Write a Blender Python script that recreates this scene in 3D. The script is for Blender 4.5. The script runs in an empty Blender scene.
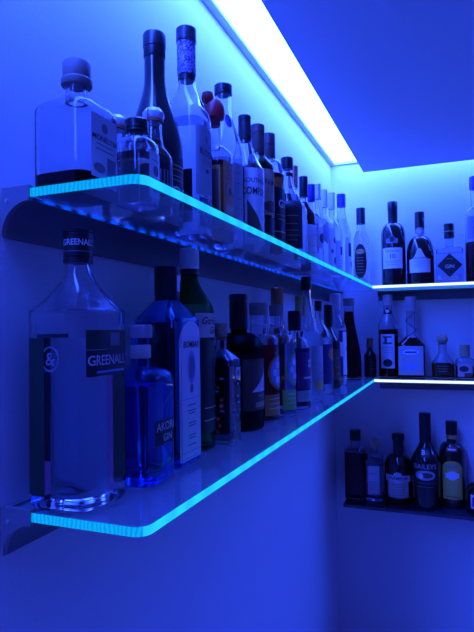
import bpy, bmesh, math, random
from mathutils import Matrix, Vector
random.seed(7)
SC = bpy.context.scene
COL = SC.collection
PI = math.pi

# ------------------------------------------------------------------ materials
MATS = {}
def new_mat(name):
    m = bpy.data.materials.new(name); m.use_nodes = True
    nt = m.node_tree; nt.nodes.clear()
    out = nt.nodes.new('ShaderNodeOutputMaterial')
    MATS[name] = m
    return m, nt, out

def pbr(name, col, rough=0.5, metal=0.0, coat=0.0, noise=None, bump=0.0, scale=60.0, spec=0.5):
    m, nt, out = new_mat(name)
    p = nt.nodes.new('ShaderNodeBsdfPrincipled')
    p.inputs['Roughness'].default_value = rough
    p.inputs['Metallic'].default_value = metal
    p.inputs['Coat Weight'].default_value = coat
    p.inputs['Specular IOR Level'].default_value = spec
    p.inputs['Base Color'].default_value = (*col, 1)
    tc = nt.nodes.new('ShaderNodeTexCoord')
    nz = nt.nodes.new('ShaderNodeTexNoise'); nz.inputs['Scale'].default_value = scale
    nt.links.new(tc.outputs['Object'], nz.inputs['Vector'])
    mx = nt.nodes.new('ShaderNodeMix'); mx.data_type = 'RGBA'
    c2 = noise if noise else tuple(c * 0.88 for c in col)
    mx.inputs['A'].default_value = (*col, 1); mx.inputs['B'].default_value = (*c2, 1)
    if noise:
        rp = nt.nodes.new('ShaderNodeValToRGB')
        rp.color_ramp.elements[0].position = 0.45; rp.color_ramp.elements[1].position = 0.55
        nt.links.new(nz.outputs['Fac'], rp.inputs['Fac']); nt.links.new(rp.outputs['Color'], mx.inputs['Factor'])
    else:
        nt.links.new(nz.outputs['Fac'], mx.inputs['Factor'])
    nt.links.new(mx.outputs['Result'], p.inputs['Base Color'])
    if bump:
        b = nt.nodes.new('ShaderNodeBump'); b.inputs['Strength'].default_value = bump
        b.inputs['Distance'].default_value = 0.001
        nt.links.new(nz.outputs['Fac'], b.inputs['Height']); nt.links.new(b.outputs['Normal'], p.inputs['Normal'])
    nt.links.new(p.outputs[0], out.inputs[0])
    return m

def glass(name, col, ior=1.46, rough=0.0, milk=0.0, milkcol=(0.8, 0.8, 0.9)):
    m, nt, out = new_mat(name)
    g = nt.nodes.new('ShaderNodeBsdfGlass')
    g.inputs['Color'].default_value = (*col, 1); g.inputs['IOR'].default_value = ior
    g.inputs['Roughness'].default_value = rough
    if milk:
        d = nt.nodes.new('ShaderNodeBsdfDiffuse'); d.inputs['Color'].default_value = (*milkcol, 1)
        mx = nt.nodes.new('ShaderNodeMixShader'); mx.inputs[0].default_value = milk
        nt.links.new(g.outputs[0], mx.inputs[1]); nt.links.new(d.outputs[0], mx.inputs[2])
        nt.links.new(mx.outputs[0], out.inputs[0])
    else:
        nt.links.new(g.outputs[0], out.inputs[0])
    return m

def tint(name, col):
    m, nt, out = new_mat(name)
    t = nt.nodes.new('ShaderNodeBsdfTransparent'); t.inputs['Color'].default_value = (*col, 1)
    nt.links.new(t.outputs[0], out.inputs[0])
    return m

def emit(name, col, strength, ribs=None, axis='Y'):
    m, nt, out = new_mat(name)
    e = nt.nodes.new('ShaderNodeEmission'); e.inputs['Color'].default_value = (*col, 1)
    e.inputs['Strength'].default_value = strength
    if ribs:
        tc = nt.nodes.new('ShaderNodeTexCoord'); w = nt.nodes.new('ShaderNodeTexWave')
        w.wave_type = 'BANDS'; w.bands_direction = axis; w.inputs['Scale'].default_value = ribs[0]
        w.inputs['Distortion'].default_value = ribs[2]; w.inputs['Detail'].default_value = 3
        mr = nt.nodes.new('ShaderNodeMapRange'); mr.inputs['To Min'].default_value = strength * ribs[1]
        mr.inputs['To Max'].default_value = strength
        nt.links.new(tc.outputs['Object'], w.inputs['Vector'])
        nt.links.new(w.outputs['Fac'], mr.inputs['Value']); nt.links.new(mr.outputs['Result'], e.inputs['Strength'])
    nt.links.new(e.outputs[0], out.inputs[0])
    return m

pbr('wall_paint', (0.80, 0.80, 0.80), 0.65, bump=0.15, scale=220)
pbr('ceiling_paint', (0.84, 0.84, 0.84), 0.6, bump=0.1, scale=200)
pbr('floor_wood', (0.70, 0.68, 0.64), 0.5, scale=8)
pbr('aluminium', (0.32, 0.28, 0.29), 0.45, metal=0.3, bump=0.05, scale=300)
pbr('shadow_aluminium', (0.16, 0.16, 0.18), 0.5, metal=0.2)  # shade under the glass is put into the rail's darker base colour
pbr('dark_metal', (0.12, 0.12, 0.13), 0.4, metal=0.6)
pbr('dark_shelf', (0.05, 0.05, 0.07), 0.12, coat=0.3)
glass('shelf_glass', (0.93, 0.95, 1.0), 1.47, 0.0, milk=0.085)
glass('clear_glass', (0.94, 0.94, 0.97))
glass('blue_glass', (0.55, 0.78, 0.98))
glass('green_glass', (0.22, 0.55, 0.30))
glass('deep_green_glass', (0.10, 0.30, 0.22))
pbr('black_glass', (0.010, 0.009, 0.008), 0.06, coat=0.6)
pbr('brown_glass', (0.030, 0.014, 0.007), 0.07, coat=0.6)
tint('amber_liquid', (0.62, 0.30, 0.10))
tint('dark_amber_liquid', (0.32, 0.10, 0.03))
tint('straw_liquid', (0.92, 0.86, 0.72))
tint('red_liquid', (0.75, 0.14, 0.10))
tint('purple_liquid', (0.34, 0.10, 0.40))
tint('blue_liquid', (0.70, 0.84, 1.0))
tint('clear_liquid', (0.96, 0.98, 1.0))
pbr('black_plastic', (0.012, 0.012, 0.014), 0.32)
pbr('dark_capsule', (0.035, 0.03, 0.035), 0.35, metal=0.2)
pbr('navy_capsule', (0.03, 0.03, 0.22), 0.35)
pbr('brown_capsule', (0.10, 0.05, 0.04), 0.4)
pbr('red_capsule', (0.42, 0.06, 0.04), 0.4)
pbr('red_wax', (0.50, 0.02, 0.02), 0.4, coat=0.2)
pbr('copper_capsule', (0.55, 0.22, 0.10), 0.35, metal=0.4)
pbr('white_plastic', (0.78, 0.78, 0.78), 0.4)
pbr('grey_capsule', (0.40, 0.38, 0.40), 0.4, metal=0.2)
pbr('silver_capsule', (0.66, 0.66, 0.70), 0.3, metal=0.5)
pbr('gold_capsule', (0.62, 0.42, 0.12), 0.35, metal=0.4)
pbr('yellow_cap', (0.70, 0.55, 0.16), 0.45)
pbr('cork', (0.50, 0.36, 0.23), 0.85, noise=(0.38, 0.25, 0.15), bump=0.5, scale=240)
pbr('pale_wood', (0.30, 0.24, 0.20), 0.6, scale=40)
pbr('porcelain', (0.80, 0.78, 0.74), 0.2, coat=0.4)
pbr('wire', (0.55, 0.55, 0.56), 0.25, metal=0.9)
pbr('rubber_seal', (0.45, 0.12, 0.07), 0.6)
pbr('patterned_foil', (0.34, 0.28, 0.40), 0.4, noise=(0.05, 0.03, 0.12), scale=230)
pbr('white_paper', (0.80, 0.80, 0.80), 0.6, scale=150)
pbr('grey_paper', (0.42, 0.42, 0.46), 0.6, scale=150)
pbr('frost', (0.70, 0.72, 0.78), 0.6, scale=150)
pbr('cream_paper', (0.72, 0.66, 0.54), 0.6, scale=150)
pbr('yellow_paper', (0.68, 0.50, 0.10), 0.55, scale=150)
pbr('orange_paper', (0.66, 0.22, 0.06), 0.55, scale=150)
pbr('tan_paper', (0.50, 0.33, 0.20), 0.6, scale=150)
pbr('black_paper', (0.015, 0.015, 0.018), 0.5)
pbr('brown_paper', (0.11, 0.06, 0.04), 0.55)
pbr('green_paper', (0.008, 0.035, 0.018), 0.5)
pbr('lime_paper', (0.30, 0.52, 0.12), 0.5)
pbr('navy_paper', (0.03, 0.03, 0.16), 0.5)
pbr('purple_paper', (0.10, 0.03, 0.16), 0.5)
pbr('red_paper', (0.48, 0.04, 0.05), 0.5)
pbr('blue_paper', (0.22, 0.36, 0.72), 0.5)
pbr('ink', (0.03, 0.03, 0.04), 0.6)
pbr('grey_ink', (0.22, 0.22, 0.26), 0.6)
pbr('white_ink', (0.75, 0.75, 0.75), 0.5)
pbr('gold_ink', (0.55, 0.38, 0.14), 0.4, metal=0.3)
emit('cove_glow', (0.021, 0.071, 1.0), 60.0)
emit('led_blue', (0.0, 0.07, 1.0), 1.6, ribs=(9.0, 0.03, 9.0), axis='Y')
emit('led_dots', (0.03, 0.20, 1.0), 1.6, ribs=(42.0, 0.15, 0.3), axis='X')
emit('edge_front', (0.012, 0.50, 1.2), 1.4, ribs=(6.0, 0.80, 5.0), axis='Y')
emit('edge_end', (0.002, 0.36, 1.0), 1.25, ribs=(60.0, 0.62, 4.0), axis='X')
emit('edge_back', (0.75, 0.95, 1.15), 1.25)

# ------------------------------------------------------------------ object helpers
def mesh_obj(name, verts, faces, mat, parent=None, smooth=True, sharp=35, mats=None, fmat=None):
    me = bpy.data.meshes.new(name)
    me.from_pydata(verts, [], faces)
    me.validate()
    for k in (mats or [mat]):
        me.materials.append(MATS[k])
    if fmat:
        for p, i in zip(me.polygons, fmat): p.material_index = i
    if smooth:
        me.polygons.foreach_set('use_smooth', [True] * len(me.polygons))
        me.set_sharp_from_angle(angle=math.radians(sharp))
    me.update()
    o = bpy.data.objects.new(name, me); COL.objects.link(o)
    if parent: o.parent = parent
    return o

def empty(name, loc, rz, label, cat, group=None):
    o = bpy.data.objects.new(name, None); COL.objects.link(o)
    o.empty_display_size = 0.02
    o.location = loc; o.rotation_euler = (0, 0, rz)
    o['label'] = label; o['category'] = cat
    if group: o['group'] = group
    return o

def box_geo(x0, x1, y0, y1, z0, z1):
    v = [(x, y, z) for x in (x0, x1) for y in (y0, y1) for z in (z0, z1)]
    f = [(0, 1, 3, 2), (4, 6, 7, 5), (0, 4, 5, 1), (2, 3, 7, 6), (0, 2, 6, 4), (1, 5, 7, 3)]
    return v, f

def box(name, x0, x1, y0, y1, z0, z1, mat, parent=None, bevel=0.0):
    v, f = box_geo(x0, x1, y0, y1, z0, z1)
    if not bevel:
        return mesh_obj(name, v, f, mat, parent, smooth=False)
    me = bpy.data.meshes.new(name); me.from_pydata(v, [], f)
    bm = bmesh.new(); bm.from_mesh(me)
    bmesh.ops.recalc_face_normals(bm, faces=bm.faces)
    bmesh.ops.bevel(bm, geom=list(bm.edges), offset=bevel, segments=2, affect='EDGES')
    bm.to_mesh(me); bm.free()
    me.materials.append(MATS[mat]); me.update()
    o = bpy.data.objects.new(name, me); COL.objects.link(o)
    if parent: o.parent = parent
    return o

def prism(name, outline, axis, t0, t1, mat, parent=None, smooth=False):
    """outline of (u, w) points extruded along an axis from t0 to t1"""
    n = len(outline)
    def P(u, w, t):
        return (u, t, w) if axis == 'y' else ((t, u, w) if axis == 'x' else (u, w, t))
    v = [P(u, w, t0) for u, w in outline] + [P(u, w, t1) for u, w in outline]
    f = [tuple(range(n))[::-1], tuple(range(n, 2 * n))]
    f += [(i, (i + 1) % n, n + (i + 1) % n, n + i) for i in range(n)]
    me = bpy.data.meshes.new(name); me.from_pydata(v, [], f)
    bm = bmesh.new(); bm.from_mesh(me); bmesh.ops.recalc_face_normals(bm, faces=bm.faces); bm.to_mesh(me); bm.free()
    me.materials.append(MATS[mat])
    if smooth:
        me.polygons.foreach_set('use_smooth', [True] * len(me.polygons)); me.set_sharp_from_angle(angle=math.radians(30))
    me.update()
    o = bpy.data.objects.new(name, me); COL.objects.link(o)
    if parent: o.parent = parent
    return o

# ------------------------------------------------------------------ the setting
YW = 2.329      # back wall
ZL, ZU = 1.20, 1.56
XF, Y0, YB = 0.1878, 0.481, 2.157
TH = 0.010
XR, YN = 2.4, -1.2
def struct(o):
    o['kind'] = 'structure'; return o
struct(box('wall_left', -0.1, 0.0, YN, YW + 0.1, 0, 2.3, 'wall_paint'))
struct(box('wall_back', 0.0, XR, YW, YW + 0.1, 0, 2.3, 'wall_paint'))
struct(box('floor', -0.1, XR, YN, YW + 0.1, -0.05, 0.0, 'floor_wood'))
ZC = 2.103
struct(box('ceiling', 0.0, XR, YN, YW, ZC + 0.012, 2.2, 'ceiling_paint'))
struct(box('trim_1', 0.0, 0.019, YN, YW, 2.094, ZC + 0.012, 'ceiling_paint', bevel=0.0015))
struct(box('trim_2', 0.013, XR, YW - 0.012, YW, 2.094, ZC + 0.012, 'ceiling_paint', bevel=0.0015))
pan = box('ceiling_panel', 0.17, XR, YN, 2.11, 1.99, 2.012, 'ceiling_paint', bevel=0.001)
struct(pan)
cl = empty('cove_light', (0.019, YN, ZC), 0, 'long bright white light strip in ceiling gap above left wall', 'ceiling light', 'cove lights around the ceiling panel')
box('diffuser', 0, 0.098, 0, YW - 0.012 - YN, 0, 0.012, 'cove_glow', cl)
cb = empty('cove_light', (0.1175, 2.225, ZC), 0, 'light strip glowing from behind the ceiling panel edge above the back wall', 'ceiling light', 'cove lights around the ceiling panel')
box('diffuser', 0, XR - 0.1175, 0, YW - 0.012 - 2.225, 0, 0.012, 'cove_glow', cb)

# ------------------------------------------------------------------ shelves
def arc(cx, cy, r, a0, a1, n=10):
    return [(cx + r * math.cos(a0 + (a1 - a0) * i / n), cy + r * math.sin(a0 + (a1 - a0) * i / n)) for i in range(n + 1)]

def band(name, path, z0, z1, off, mat, parent, mats=None, split=None):
    """thin strip along an open xy path, with a small thickness"""
    n = len(path); v = []; nrm = []
    for i in range(n):
        a = Vector(path[max(i - 1, 0)]); b = Vector(path[min(i + 1, n - 1)])
        t = (b - a).normalized(); nrm.append(Vector((t.y, -t.x)))
    for i in range(n):
        p = Vector(path[i]); q = p + nrm[i] * off
        v += [(p.x, p.y, z0), (p.x, p.y, z1), (q.x, q.y, z1), (q.x, q.y, z0)]
    f = []; fm = []
    for i in range(n - 1):
        a, b = 4 * i, 4 * i + 4
        for k in range(4):
            f.append((a + k, b + k, b + (k + 1) % 4, a + (k + 1) % 4))
            fm.append(0 if split is None or i < split else 1)
    f += [(0, 1, 2, 3), (4 * n - 1, 4 * n - 2, 4 * n - 3, 4 * n - 4)]; fm += [0, 1 if split is not None else 0]
    return mesh_obj(name, v, f, mat, parent, smooth=False, mats=mats, fmat=fm)

def rail_profile(depth):
    pts = [(0.0, 0.002), (0.011, 0.002), (0.011, -TH - 0.0005), (depth, -TH - 0.0005), (depth, -TH - 0.004)]
    for i in range(1, 13):                      # concave sweep back to the wall
        t = i / 12 * PI / 2
        pts.append((depth - (depth - 0.006) * math.sin(t) , -TH - 0.004 - 0.037 * (1 - math.cos(t))))
    pts += [(0.006, -0.052), (0.0, -0.052)]
    return pts
def cap_profile(depth):
    return [(0.0058, 0.003), (depth + 0.0005, 0.003)] + rail_profile(depth)[4:-1]

def left_shelf(zt, label):
    s = empty('glass_shelf', (0, Y0, zt), 0, label, 'shelf', 'lit glass shelves')
    L = YW - 0.002 - Y0
    xw = 0.012; R = 0.016
    outline = [(xw, 0.001)] + arc(XF - R, R, R, -PI / 2, 0) + [(XF, L), (xw, L)]
    prism('glass_pane', outline, 'z', -TH, 0, 'shelf_glass', s, smooth=True)
    path = [(0.045 + (XF - R - 0.045) * k / 6, 0.0) for k in range(6)] + arc(XF - R, R, R, -PI / 2, 0)
    ns = len(path) - 6
    path += [(XF, R + (2.19 - Y0 - R) * k / 12) for k in range(1, 13)]
    band('lit_edge', path, -TH, 0, 0.0006, None, s, mats=['edge_end', 'edge_front'], split=ns)
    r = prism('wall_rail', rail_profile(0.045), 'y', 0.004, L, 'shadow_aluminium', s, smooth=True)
    c = prism('end_cap', cap_profile(0.0445), 'y', -0.003, 0.0038, 'aluminium', r, smooth=True)
    sv = [(0.014 + 0.0022 * math.cos(a), -0.0045, -0.012 + 0.0022 * math.sin(a)) for a in [k * PI / 6 for k in range(12)]]
    sw = [(x, -0.0028, z) for x, y, z in sv]
    mesh_obj('screw', sv + sw, [tuple(range(12))] + [(k, (k + 1) % 12, 12 + (k + 1) % 12, 12 + k) for k in range(12)], 'silver_capsule', r)
    box('led_strip', 0.0452, 0.0472, 0.004, L - 0.18, -TH - 0.0026, -TH - 0.0006, 'led_blue', s)
    return s
left_shelf(ZU, 'upper edge-lit glass shelf running along the left wall under the ceiling light')
left_shelf(ZL, 'lower edge-lit glass shelf running along the left wall, rounded cyan corner')

def back_shelf(zt, label, dots):
    x0, x1 = XF + 0.0012, 0.95
    s = empty('glass_shelf', (x0, YW, zt), 0, label, 'shelf', 'lit glass shelves')
    W = x1 - x0; D = YW - YB
    box('glass_pane', 0, W, -D, -0.013, -TH, 0, 'shelf_glass', s, bevel=0.0006)
    box('lit_edge', 0, W, -D - 0.0008, -D - 0.0001, -TH, 0, 'edge_back', s)
    prof = [(-u, w) for u, w in rail_profile(0.045)]
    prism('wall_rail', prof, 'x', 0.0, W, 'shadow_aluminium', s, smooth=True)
    if dots:
        box('led_strip', 0.004, W, -D - 0.0006, -D + 0.004, -TH - 0.007, -TH - 0.0008, 'led_dots', s)
    box('led_strip', 0.002, W, -0.0472, -0.0452, -TH - 0.0035, -TH - 0.0006, 'led_dots', s)
    return s
back_shelf(ZU, 'upper edge-lit glass shelf on the back wall, white glowing front edge with dots below', True)
back_shelf(ZL, 'lower edge-lit glass shelf on the back wall, plain white glowing edge', False)

Z3 = 0.712
s3 = empty('wall_shelf', (0.06, YW, Z3), 0, 'dark unlit shelf lowest on the back wall holding dark liqueur bottles', 'shelf')
box('shelf_board', 0, 0.89, YB - YW, -0.001, -0.013, 0, 'dark_shelf', s3, bevel=0.001)
box('wall_rail', 0.0, 0.89, -0.02, -0.0005, -0.03, -0.0135, 'dark_metal', s3, bevel=0.001)

# ------------------------------------------------------------------ bottle builder
NSEG = 48
def ring_pt(a, b, n, ph, off=0.0):
    c, s = math.cos(ph), math.sin(ph)
    r = (abs(c / a) ** n + abs(s / b) ** n) ** (-1.0 / n)
    return r * c, r * s

class Shape:
    """outer rings of a bottle: (z, a, b, n)"""
    def __init__(self, rings): self.r = rings; self.cache = {}
    def at(self, z):
        R = self.r
        if z <= R[0][0]: return R[0][1:]
        for p, q in zip(R, R[1:]):
            if z <= q[0]:
                t = (z - p[0]) / max(q[0] - p[0], 1e-9)
                return tuple(p[k] + (q[k] - p[k]) * t for k in (1, 2, 3))
        return R[-1][1:]
    def table(self, z, ph0):
        k = (round(z, 4), round(ph0, 3))
        if k in self.cache: return self.cache[k]
        a, b, n = self.at(z)
        M = 240; pts = []
        for i in range(-M, M + 1):
            ph = ph0 + i / M * PI
            pts.append(ring_pt(a, b, n, ph))
        L = [0.0]
        for p, q in zip(pts, pts[1:]): L.append(L[-1] + math.hypot(q[0] - p[0], q[1] - p[1]))
        mid = L[M]; L = [x - mid for x in L]
        self.cache[k] = (pts, L)
        return pts, L
    def surf(self, s, z, ph0, off):
        pts, L = self.table(z, ph0)
        lo, hi = 0, len(L) - 1
        s = max(L[0] + 1e-6, min(L[-1] - 1e-6, s))
        while hi - lo > 1:
            m = (lo + hi) // 2
            if L[m] <= s: lo = m
            else: hi = m
        t = (s - L[lo]) / max(L[hi] - L[lo], 1e-9)
        p, q = pts[lo], pts[hi]
        x, y = p[0] + (q[0] - p[0]) * t, p[1] + (q[1] - p[1]) * t
        p2, q2 = pts[max(lo - 1, 0)], pts[min(hi + 1, len(pts) - 1)]
        tx, ty = q2[0] - p2[0], q2[1] - p2[1]; l = math.hypot(tx, ty) or 1
        return (x + ty / l * off, y - tx / l * off, z)

def build_rings(H, a, b, n, zs, zn, rn, zt, sh='round', taper=1.0, bev=0.006, rt=None, bulge=0.0):
    """base bevel, body, shoulder, neck up to zt"""
    R = []
    ab, bb = a * taper, b * taper
    for i in range(5):
        t = i / 4 * PI / 2; k = bev * (1 - math.sin(t))
        R.append((bev * (1 - math.cos(t)), ab - k, bb - k, n))
    nb = 8
    for i in range(1, nb + 1):
        t = i / nb; g = bulge * math.sin(t * PI)
        R.append((bev + (zs - bev) * t, ab + (a - ab) * t + g, bb + (b - bb) * t + g, n))
    m = 14
    for i in range(1, m + 1):
        t = i / m
        if sh == 'round':
            z = zs + (zn - zs) * math.sin(t * PI / 2); k = 1 - math.cos(t * PI / 2)
        elif sh == 'slope':
            z = zs + (zn - zs) * t; k = 3 * t * t - 2 * t ** 3
        elif sh == 'bell':
            z = zs + (zn - zs) * t; k = 1 - (1 - t) ** 1.7 if t > 0 else 0
        else:
            z = zs + (zn - zs) * t; k = t
        R.append((z, a + (rn - a) * k, b + (rn - b) * k, n + (2 - n) * min(1, k * 1.1)))
    rt = rt or rn
    for i in range(1, 4):
        t = i / 3
        R.append((zn + (zt - zn) * t, rn + (rt - rn) * t, rn + (rt - rn) * t, 2.0))
    out = [R[0]]
    for r in R[1:]:
        if r[0] > out[-1][0] + 1e-5: out.append(r)
    return out

def loft(rings_xy, closed_bottom=True, closed_top=True):
    v = []; f = []
    for pts in rings_xy: v += pts
    N = NSEG
    for k in range(len(rings_xy) - 1):
        for i in range(N):
            j = (i + 1) % N
            f.append((k * N + i, k * N + j, (k + 1) * N + j, (k + 1) * N + i))
    if closed_bottom: f.append(tuple(range(N))[::-1])
    if closed_top:
        o = (len(rings_xy) - 1) * N
        f.append(tuple(range(o, o + N)))
    return v, f

def ring3(z, a, b, n, inset=0.0):
    a, b = max(a - inset, 0.0015), max(b - inset, 0.0015)
    return [(*ring_pt(a, b, n, 2 * PI * i / NSEG), z) for i in range(NSEG)]

def glass_body(sh, mat, level, wall, parent, hollow=True):
    R = sh.r
    rings = [ring3(*r) for r in R]
    if hollow:
        zt = R[-1][0]
        inner = [r for r in R if r[0] > level + 0.001]
        zi = [(level, *sh.at(level))] + [r for r in inner[:-1]]
        rings.append(ring3(zt, *R[-1][1:], inset=wall))
        for r in reversed(zi): rings.append(ring3(*r, inset=wall))
    v, f = loft(rings)
    return mesh_obj('glass_body', v, f, mat, parent, sharp=40)

def liquid(sh, level, mat, parent, base=0.008, inset=0.004):
    zs = [base] + [r[0] for r in sh.r if base + 0.002 < r[0] < level - 0.0005] + [level - 0.0005]
    v, f = loft([ring3(z, *sh.at(z), inset=inset) for z in zs])
    return mesh_obj('liquid', v, f, mat, parent, sharp=40)

def lathe(name, prof, mat, parent, n=32):
    v = []; f = []
    for r, z in prof:
        v += [(r * math.cos(2 * PI * i / n), r * math.sin(2 * PI * i / n), z) for i in range(n)]
    for k in range(len(prof) - 1):
        for i in range(n):
            j = (i + 1) % n
            f.append((k * n + i, k * n + j, (k + 1) * n + j, (k + 1) * n + i))
    f.append(tuple(range(n))[::-1]); o = (len(prof) - 1) * n; f.append(tuple(range(o, o + n)))
    return mesh_obj(name, v, f, mat, parent, sharp=35)

def cap_prof(r0, z0, z1, r1=None, groove=()):
    r1 = r1 or r0; e = min(0.0015, (z1 - z0) * 0.2)
    p = [(r0 - e * 0.5, z0), (r0, z0 + e * 0.5)]
    for g in groove:
        z = z0 + (z1 - z0) * g; r = r0 + (r1 - r0) * g
        p += [(r, z - 0.0009), (r - 0.0009, z - 0.0004), (r - 0.0009, z + 0.0004), (r, z + 0.0009)]
    p += [(r1, z1 - e), (r1 - e, z1), (max(r1 - 2 * e, 0.0006), z1)]
    return p

def grid_patch(sh, ph0, cs, w, zfun, off, thick=False, nc=18, nr=3):
    if nr >= 3: nr = max(3, int((max(zfun(0)) - min(zfun(0))) / 0.008))
    """sheet on the surface; zfun(u) with u in -1..1 gives (z0, z1)"""
    v = []; f = []
    for i in range(nc + 1):
        u = -1 + 2 * i / nc; z0, z1 = zfun(u)
        for j in range(nr + 1):
            v.append(sh.surf(cs + u * w / 2, z0 + (z1 - z0) * j / nr, ph0, off))
    for i in range(nc):
        for j in range(nr):
            a = i * (nr + 1) + j
            f.append((a, a + nr + 1, a + nr + 2, a + 1))
    return v, f

def shape_fun(kind, z0, z1):
    zc, h = (z0 + z1) / 2, (z1 - z0) / 2
    if kind == 'disc': return lambda u: (zc - h * math.sqrt(max(1 - u * u, 0.0001)), zc + h * math.sqrt(max(1 - u * u, 0.0001)))
    if kind == 'arch': return lambda u: (z0, z1 - min(h, 0.03) * (1 - math.sqrt(max(1 - u * u, 0))))
    if kind == 'hump': return lambda u: (z0, z0 + (z1 - z0) * (0.55 + 0.45 * math.exp(-(u / 0.42) ** 2 * 1.2)))
    if kind == 'diamond': return lambda u: (zc - h * (1.001 - abs(u)), zc + h * (1.001 - abs(u)))
    if kind == 'tri': return lambda u: (z0, z0 + (z1 - z0) * (0.02 + 0.98 * (u + 1) / 2))
    if kind == 'trin': return lambda u: (z0, z0 + (z1 - z0) * (0.02 + 0.98 * (1 - u) / 2))
    return lambda u: (z0, z1)

def text_mesh(sh, txt, size, cs, zc, ph0, off, shear=0.0, wide=1.0):
    cu = bpy.data.curves.new('t', 'FONT'); cu.body = txt; cu.size = size
    cu.align_x = 'CENTER'; cu.align_y = 'CENTER'; cu.shear = shear; cu.resolution_u = 3
    cu.offset = size * 0.012
    o = bpy.data.objects.new('t', cu); COL.objects.link(o)
    me = bpy.data.meshes.new_from_object(o)
    v = [sh.surf(cs + p.co.x * wide, zc + p.co.y, ph0, off) for p in me.vertices]
    f = [tuple(p.vertices) for p in me.polygons]
    bpy.data.objects.remove(o); bpy.data.curves.remove(cu); bpy.data.meshes.remove(me)
    return v, f

def add_label(sh, parent, name, mat, ph0, cs, w, z0, z1, kind='rect', items=(), off=0.0005, label=None):
    """a paper label; items printed on it go into one lettering mesh per ink"""
    v, f = grid_patch(sh, ph0, cs, w, shape_fun(kind, z0, z1), off)
    lab = mesh_obj(name, v, f, mat, parent)
    if label: lab['label'] = label
    byink = {}
    for it in items:
        if it[0] == 'text':
            _, txt, size, s, z, ink = it[:6]
            g = text_mesh(sh, txt, size, s, z, ph0, off + 0.0006, it[6] if len(it) > 6 else 0, it[7] if len(it) > 7 else 1)
            key = ('lettering', ink)
        else:
            k, s, wd, a, b, ink = it[:6]
            g = grid_patch(sh, ph0, s, wd, shape_fun(k, a, b), off + (it[6] if len(it) > 6 else 0.0003), nc=12, nr=2)
            key = ('printed_design', ink)
        if key[0] != 'lettering' and sum(i[0] != 'text' and i[5] == ink for i in items) <= 4: key += (len(byink),)
        V, F = byink.setdefault(key, ([], []))
        b = len(V); V += g[0]; F += [tuple(i + b for i in q) for q in g[1]]
    for (nm, ink, *_), (V, F) in byink.items():
        mesh_obj(nm, V, F, ink, lab)
    return lab

def lines(s, w, zs, ink='grey_ink', h=0.0014, jit=0.25):
    out = []
    for z in zs:
        k = 1 - random.random() * jit
        out.append(('rect', s, w * k, z, z + h, ink))
    return out

BOTTLE_GROUP = None
def bottle(loc, H, label, group, rz=0.0, a=0.035, b=None, n=2.0, zs=0.2, zn=0.24, rn=0.014, zt=None, sh='round', taper=1.0,
           glass_mat='clear_glass', level=None, liq=None, hollow=True, rt=None, bev=0.006, bulge=0.0, wall=0.0026, cat='bottle', name='bottle'):
    t = empty(name, loc, rz, label, cat, group)
    if group == GU: t.scale.z = 1 - (loc[2] + H - 1.399) * 0.0165 / (0.93 * loc[1] + 0.16) / H
    b = b or a
    S = Shape(build_rings(H, a, b, n, zs, zn, rn, zt or H - 0.01, sh, taper, bev, rt, bulge))
    lv = 0.009 if level is None else level
    glass_body(S, glass_mat, lv, wall, t, hollow)
    if liq: liquid(S, lv, liq, t)
    return t, S

GU = 'spirit bottles on the upper left shelf'
GL = 'spirit bottles on the lower left shelf'
GBU = 'bottles on the upper back shelf'
GBL = 'bottles on the lower back shelf'
GT = 'liqueur bottles on the dark bottom shelf'
SZU, SZL, SZ3 = ZU + 0.0004, ZL + 0.0004, Z3 + 0.0004
# ---- upper left shelf, near end
t, S = bottle((0.075, 0.5245, SZU), 0.154, 'square clear apothecary bottle with wide wooden stopper at the near end, amber dregs', GU,
    a=0.0380, n=5, zs=0.094, zn=0.112, rn=0.0128, zt=0.136, level=0.0175, liq='dark_amber_liquid', bev=0.004, wall=0.0042)
lathe('stopper', [(0.010, 0.132), (0.0172, 0.1325), (0.0180, 0.134), (0.0180, 0.140), (0.0158, 0.1425), (0.0162, 0.1440), (0.0165, 0.1600), (0.0145, 0.1635), (0.001, 0.1640)], 'pale_wood', t)
add_label(S, t, 'label', 'frost', 0, 0.001, 0.050, 0.012, 0.088, items=[('text', 'MONELTER', 0.0095, 0.001, 0.060, 'ink'), ('disc', 0, 0.012, 0.068, 0.080, 'grey_ink'),
    ('rect', 0.013, 0.018, 0.018, 0.040, 'grey_ink'), ('disc', -0.010, 0.022, 0.018, 0.030, 'grey_ink')] + lines(0, 0.036, (0.052, 0.046)))

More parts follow.
